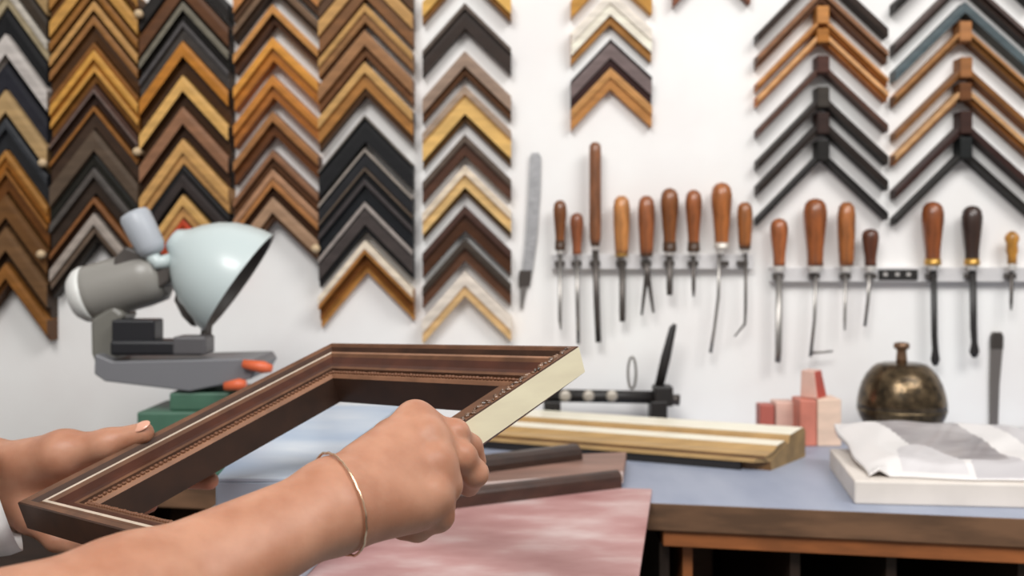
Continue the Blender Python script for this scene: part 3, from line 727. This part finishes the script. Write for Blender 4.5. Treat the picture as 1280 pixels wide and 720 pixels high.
# ------------------------------------------------------------------ the person: both arms and hands as one body
def rcone(P, a, b, ra, rb):              # distance to a round cone (numpy)
    a = np.array(a); b = np.array(b); ba = b-a; l2 = ba@ba
    t = np.clip(((P-a)@ba)/l2, 0, 1)
    d = np.linalg.norm(P-a-t[:, None]*ba, axis=1)
    return d-(ra+(rb-ra)*t)
def smin(a, b, k):
    h = np.maximum(k-np.abs(a-b), 0)/k
    return np.minimum(a, b)-h*h*k*.25
def surface_nets(fn, lo, hi, vox):
    lo = np.array(lo); n = np.ceil((np.array(hi)-lo)/vox).astype(int)+1
    # coarse pass first, fine evaluation only near the surface
    g = [lo[i]+vox*np.arange(n[i]) for i in range(3)]
    V = np.full(n, 1.0)
    st = 6
    cx = [np.arange(0, n[i], st) for i in range(3)]
    C = np.stack(np.meshgrid(*[g[i][cx[i]]+vox*st/2 for i in range(3)], indexing='ij'), -1).reshape(-1, 3)
    dc = fn(C); near = np.abs(dc) < vox*st*1.4+.004
    idx = np.stack(np.meshgrid(*cx, indexing='ij'), -1).reshape(-1, 3)
    for s, d in ((~near, dc),):
        for (i, j, k), dv in zip(idx[s], d[s]):
            V[i:i+st, j:j+st, k:k+st] = dv
    sel = idx[near]
    off = np.stack(np.meshgrid(*[np.arange(st)]*3, indexing='ij'), -1).reshape(-1, 3)
    I = (sel[:, None, :]+off[None]).reshape(-1, 3)
    I = I[(I < n).all(1)]
    for c in range(0, len(I), 400000):
        J = I[c:c+400000]; V[J[:, 0], J[:, 1], J[:, 2]] = fn(lo+vox*J)
    ins = V < 0
    m = n-1
    corners = [(x, y, z) for x in (0, 1) for y in (0, 1) for z in (0, 1)]
    cnt = sum(ins[x:x+m[0], y:y+m[1], z:z+m[2]].astype(int) for x, y, z in corners)
    act = (cnt > 0) & (cnt < 8); A = np.argwhere(act); vid = -np.ones(m, int); vid[act] = np.arange(len(A))
    acc = np.zeros((len(A), 3)); num = np.zeros(len(A))
    for p in corners:
        for ax_ in range(3):
            if p[ax_]: continue
            q = list(p); q[ax_] = 1
            v0 = V[A[:, 0]+p[0], A[:, 1]+p[1], A[:, 2]+p[2]]; v1 = V[A[:, 0]+q[0], A[:, 1]+q[1], A[:, 2]+q[2]]
            cr = (v0 < 0) != (v1 < 0); t = np.where(cr, v0/np.where(cr, v0-v1, 1), 0)
            pt = np.tile(np.array(p, float), (len(A), 1)); pt[:, ax_] += t
            acc[cr] += pt[cr]; num[cr] += 1
    verts = lo+vox*(A+acc/num[:, None])
    faces = []
    for ax_ in range(3):
        u, w = [(1, 2), (2, 0), (0, 1)][ax_]
        sl0 = [slice(None)]*3; sl1 = [slice(None)]*3
        sl0[ax_] = slice(0, -1); sl1[ax_] = slice(1, None)
        ed = ins[tuple(sl0)] != ins[tuple(sl1)]
        E = np.argwhere(ed)
        E = E[(E[:, u] > 0) & (E[:, w] > 0) & (E[:, u] < m[u]) & (E[:, w] < m[w])]
        q = []
        for du, dw in ((1, 1), (0, 1), (0, 0), (1, 0)):
            c = E.copy(); c[:, u] -= du; c[:, w] -= dw
            q.append(vid[c[:, 0], c[:, 1], c[:, 2]])
        q = np.stack(q, 1); fl_in = ins[E[:, 0], E[:, 1], E[:, 2]]
        q[~fl_in] = q[~fl_in][:, ::-1]
        faces.append(q)
    return verts, np.concatenate(faces)

def chain(P, pts, rad, k=.004):
    d = None
    for i in range(len(pts)-1):
        e = rcone(P, pts[i], pts[i+1], rad[i], rad[i+1])
        d = e if d is None else smin(d, e, k)
    return d
def w3(*a): return tuple(W(*a))

# right hand
RW_ = W(418, 632, .592)                           # wrist centre
wdir = (W(440, 680, .575)-W(397, 585, .60)).normalized()   # across the wrist, thumb side to little finger side
RE = Vector((-.272, .415, ZC-.190))               # elbow
rmcp = {'i': W(520, 528, .670), 'm': W(534, 550, .658), 'r': W(545, 584, .646), 'p': W(541, 622, .634)}
rfing = {'i': ([rmcp['i'], W(568, 543, .676), W(588, 558, .690), W(596, 577, .695)], [.0104, .0088, .0078, .0068]),
         'm': ([rmcp['m'], W(577, 572, .668), W(594, 592, .674), W(586, 608, .690)], [.0100, .0090, .0084, .0072]),
         'r': ([rmcp['r'], W(556, 608, .648), W(551, 634, .660), W(544, 642, .682)], [.0110, .0098, .0086, .0074]),
         'p': ([rmcp['p'], W(547, 645, .640), W(522, 661, .645), W(503, 662, .648)], [.0102, .0092, .0078, .0068])}
rth = ([W(452, 588, .625), W(488, 548, .668), W(525, 548, .704), W(545, 552, .722)], [.015, .012, .010, .008])
def right_arm(P):
    pa, pb = RW_-wdir*.0080, RW_+wdir*.0062
    palm = smin(rcone(P, pa, pb, .0172, .0168), rcone(P, pa, rmcp['i'], .0165, .0130), .010)
    palm = smin(palm, rcone(P, RW_, rmcp['m'], .0168, .0128), .012)
    palm = smin(palm, rcone(P, RW_, rmcp['r'], .0168, .0124), .012)
    palm = smin(palm, rcone(P, pb, rmcp['p'], .0162, .0122), .012)
    palm = smin(palm, rcone(P, rmcp['i'], rmcp['m'], .0118, .0118), .008)
    palm = smin(palm, rcone(P, rmcp['m'], rmcp['r'], .0116, .0114), .008)
    palm = smin(palm, rcone(P, rmcp['r'], rmcp['p'], .0112, .0108), .008)
    palm = smin(palm, rcone(P, pb, RW_.lerp(rmcp['p'], .75)+Vector((.0, .004, -.006)), .017, .0150), .012)
    # forearm, two bones wide
    M = RW_.lerp(RE, .5)+Vector((0, 0, -.006))
    palm = smin(palm, rcone(P, pa, M-wdir*.010, .0168, .0232), .012)
    palm = smin(palm, rcone(P, pb, M+wdir*.010, .0165, .0232), .012)
    palm = smin(palm, rcone(P, M-wdir*.010, RE-wdir*.012, .0232, .0385), .02)
    palm = smin(palm, rcone(P, M+wdir*.010, RE+wdir*.012, .0232, .0385), .02)
    fg = chain(P, *rth)
    for f in 'imrp': fg = smin(fg, chain(P, *rfing[f]), .0022)
    d = smin(palm, fg, .0055)
    for f in 'imrp':                               # knuckle bumps and the tendons behind them
        kn = rmcp[f]+Vector((-.001, -.0055, .0045))
        d = smin(d, np.linalg.norm(P-np.array(kn), axis=1)-.0092, .006)
        d = smin(d, rcone(P, kn+Vector((0, .002, -.001)), kn.lerp(RW_+Vector((0, -.006, .008)), .62), .0072, .0045), .007)
    for f, q in (('i', 1), ('m', 1), ('r', 1), ('p', 1)):   # middle joints
        d = smin(d, np.linalg.norm(P-np.array(rfing[f][0][q]+Vector((.0005, -.0015, .001))), axis=1)-rfing[f][1][q]*1.04, .004)
    SH = np.array((-.44, .30, ZC+.10))
    d = smin(d, rcone(P, np.array(RE), SH, .040, .052), .03)
    return d
# left hand
LW = W(-18, 602, .885); LE = Vector((-.66, .70, ZC-.20))
lm = {'i': W(82, 600, .878), 'm': W(70, 618, .872), 'r': W(54, 634, .865), 'p': W(36, 648, .858)}
lf = {'i': ([lm['i'], W(150, 617, .888), W(212, 597, .888), W(262, 601, .878)], [.0108, .0098, .0088, .0078]),
      'm': ([lm['m'], W(118, 640, .874), W(155, 640, .874), W(186, 630, .874)], [.0110, .0100, .0090, .0078]),
      'r': ([lm['r'], W(92, 660, .860), W(125, 664, .855), W(150, 652, .852)], [.0106, .0096, .0086, .0075]),
      'p': ([lm['p'], W(70, 676, .847), W(102, 684, .84), W(126, 678, .835)], [.0095, .0086, .0078, .0068])}
lth = ([W(22, 590, .876), W(80, 569, .858), W(136, 556, .848), W(179, 541, .8455)], [.0200, .0180, .0125, .0088])
def left_arm(P):
    palm = rcone(P, LW+Vector((0, 0, .012)), LW-Vector((0, 0, .012)), .0225, .0215)
    for f, r in (('i', .0125), ('m', .0125), ('r', .012), ('p', .0115)):
        palm = smin(palm, rcone(P, LW, lm[f], .0200, r), .014)
    palm = smin(palm, rcone(P, LW+Vector((0, 0, .010)), lth[0][1], .0220, .0165), .014)
    palm = smin(palm, rcone(P, lth[0][1], lm['i'], .0140, .0110), .012)
    fg = None
    for f in 'imrp':
        e = chain(P, *lf[f]); fg = e if fg is None else smin(fg, e, .002)
    d = smin(palm, fg, .009); d = smin(d, chain(P, *lth, .008), .012)
    d = smin(d, rcone(P, np.array(LW), np.array(LE), .028, .040), .02)
    d = smin(d, rcone(P, np.array(LE), np.array((-.72, .50, ZC+.10)), .040, .052), .03)
    return d
def shoulders(P):
    d = rcone(P, (-.44, .30, ZC+.10), (-.72, .50, ZC+.10), .055, .055)
    d = smin(d, rcone(P, (-.50, .345, ZC+.0), (-.66, .455, ZC+.0), .10, .10), .05)
    return smin(d, rcone(P, (-.52, .36, ZC-.25), (-.64, .44, ZC-.25), .11, .11), .08)
skin = mat('skin', (186, 136, 110), .45, .05, (45, 45, 45), c2=(170, 118, 92), bump=.12, spec=.4, sss=.25)
def skin_finish(m):
    nt = m.node_tree; b = nt.nodes['Principled BSDF']
    tc = [n for n in nt.nodes if n.type == 'TEX_COORD'][0]; bp = [n for n in nt.nodes if n.type == 'BUMP'][0]
    nz = nt.nodes.new('ShaderNodeTexNoise'); nz.inputs['Scale'].default_value = 420; nz.inputs['Detail'].default_value = 3
    nt.links.new(tc.outputs['Object'], nz.inputs['Vector'])
    b2_ = nt.nodes.new('ShaderNodeBump'); b2_.inputs['Strength'].default_value = .12; b2_.inputs['Distance'].default_value = .0006
    nt.links.new(nz.outputs['Fac'], b2_.inputs['Height']); nt.links.new(bp.outputs['Normal'], b2_.inputs['Normal']); nt.links.new(b2_.outputs['Normal'], b.inputs['Normal'])
skin_finish(skin)
person = thing('person', 'person at the left in a white shirt, holding the brown frame in both hands', 'person', (-.56, .40, .80))
bm_ = MB()
for fn, lo, hi, vx in ((right_arm, (-.52, .22, .93), (.0, .74, 1.37), .0022), (left_arm, (-.80, .42, .93), (-.22, .93, 1.37), .0024), (shoulders, (-.85, .18, .80), (-.30, .65, 1.37), .012)):
    v_, f_ = surface_nets(fn, lo, hi, vx)
    bm_.add([tuple(x) for x in v_], [tuple(int(i) for i in x) for x in f_], 0, True)
obj('body', bm_, skin, person)
# shirt: torso, short right sleeve, long left sleeve with a loose cuff
shirt_m = mat('white_cotton', (232, 230, 228), .8, .04, (60, 60, 60), bump=.15)
def shirt(P):
    d = shoulders(P)-.018
    d = smin(d, rcone(P, (-.44, .30, ZC+.10), (-.36, .355, ZC-.03), .068, .062), .03)
    return smin(d, rcone(P, (-.72, .50, ZC+.10), np.array(LE), .068, .056), .03)
v_, f_ = surface_nets(shirt, (-.95, .10, .72), (-.25, .80, 1.40), .010)
sh = MB().add([tuple(x) for x in v_], [tuple(int(i) for i in x) for x in f_], 0, True)
cu = W(10, 632, .850); cu_up = W(-14, 560, .88)
cc = (cu+cu_up)/2
sleeve = []
for t_, sc_ in ((0, 1.0), (.03, 1.04), (.25, 1.05), (.6, 1.1), (1, 1.2)):
    c = W(8, 613, .832).lerp(LE, t_); ring = []
    for q in range(28):
        a = 2*math.pi*q/28
        lean = -.016*(math.sin(a)+.15)*(1 if t_ < .2 else .3)                # the cuff leans: lower side reaches further over the hand
        ring.append(c+Vector((lean+c.x*.062*sc_*math.cos(a)/c.y*(1 if t_ < .1 else .5), .062*sc_*math.cos(a), .046*sc_*math.sin(a))))
    sleeve.append(ring)
sh.loft(sleeve, 0, False)
so = obj('shirt', sh, shirt_m, person)
so.modifiers.new('cloth', 'SOLIDIFY').thickness = .002
# bracelet
br = []
ba = (RE-RW_).normalized(); nrm = ba.cross(wdir).normalized()
bw = (wdir-ba*wdir.dot(ba)).normalized()
for i in range(61):
    a = 2*math.pi*i/60
    dr = bw*math.cos(a)+nrm*math.sin(a); c = RW_+ba*(-.003+.004*math.cos(a)); r = .012
    for _ in range(60):
        dd_ = right_arm(np.array([c+dr*r]))[0]
        if dd_ > .0004: break
        r += .001
    br.append(c+dr*(r+.0006))
br[-1] = br[0]
obj('bracelet', MB().tube(br, .0008, 8, caps=False), mat('rose_gold', (226, 190, 160), .2, metal=.9), person, label='thin rose gold bracelet on right wrist')
# nails
def nail(c, along, up, w, l):
    along = Vector(along).normalized(); up = Vector(up); up = (up-along*up.dot(along)).normalized(); sd = along.cross(up)
    M = Matrix((along, sd, up)).transposed()
    obj('fingernail', MB().ball(c, (l, w, .0016), M, 8), mat('nail', (216, 162, 138), .25, coat=.3), person)
tdir = Vector(lth[0][3])-Vector(lth[0][2])
nail(Vector(lth[0][3])+Vector((-.001, -.0045, .0058))+tdir.normalized()*.001, tdir, (-.1, -.6, .8), .0058, .0082)

# ------------------------------------------------------------------ light, world, camera
def area(name, loc, size, sizey, power, target, col=(1, 1, 1)):
    L = bpy.data.lights.new(name, 'AREA'); L.shape = 'RECTANGLE'; L.size = size; L.size_y = sizey; L.energy = power; L.color = col
    o = bpy.data.objects.new(name, L); COL.objects.link(o); o.location = loc
    o.rotation_euler = (Vector(target)-Vector(loc)).to_track_quat('-Z', 'Y').to_euler()
    return o
area('unseen_lamp', (1.25, .05, 2.75), 1.2, .8, 32, (.95, 1.8, 1.0), (1, .985, .965))  # unseen fill added at the right to brighten the wall and bare rail
area('unseen_lamp', (-.50, -.70, 2.90), 1.2, .8, 52, (.55, 1.8, 1.20), (1, .985, .965))
wd = bpy.data.worlds.new('room_light'); S.world = wd; wd.use_nodes = True
nt = wd.node_tree; bg = nt.nodes['Background']
tc = nt.nodes.new('ShaderNodeTexCoord'); sx = nt.nodes.new('ShaderNodeSeparateXYZ'); rp = nt.nodes.new('ShaderNodeValToRGB'); mr = nt.nodes.new('ShaderNodeMapRange')
mr.inputs['From Min'].default_value = -1
nt.links.new(tc.outputs['Generated'], sx.inputs[0]); nt.links.new(sx.outputs['Z'], mr.inputs['Value']); nt.links.new(mr.outputs['Result'], rp.inputs['Fac'])
rp.color_ramp.elements[0].position = .30; rp.color_ramp.elements[0].color = (.12, .10, .085, 1)
rp.color_ramp.elements[1].position = .75; rp.color_ramp.elements[1].color = (.62, .605, .59, 1)
e = rp.color_ramp.elements.new(.5); e.color = (.56, .545, .53, 1)
nt.links.new(rp.outputs['Color'], bg.inputs['Color']); bg.inputs['Strength'].default_value = .56
cam = bpy.data.cameras.new('camera'); co = bpy.data.objects.new('camera', cam); COL.objects.link(co)
co.location = (0, 0, ZC); co.rotation_euler = (math.pi/2, 0, 0)
cam.sensor_width = 36; cam.lens = 36*F/1280; cam.shift_y = -(360-HV)/1280
cam.clip_start = .02
cam.dof.use_dof = True; cam.dof.focus_distance = .70; cam.dof.aperture_fstop = 7.5
S.camera = co
S.view_settings.view_transform = 'Standard'; S.view_settings.look = 'None'
S.view_settings.exposure = 0; S.view_settings.gamma = 1; S.view_settings.use_curve_mapping = False
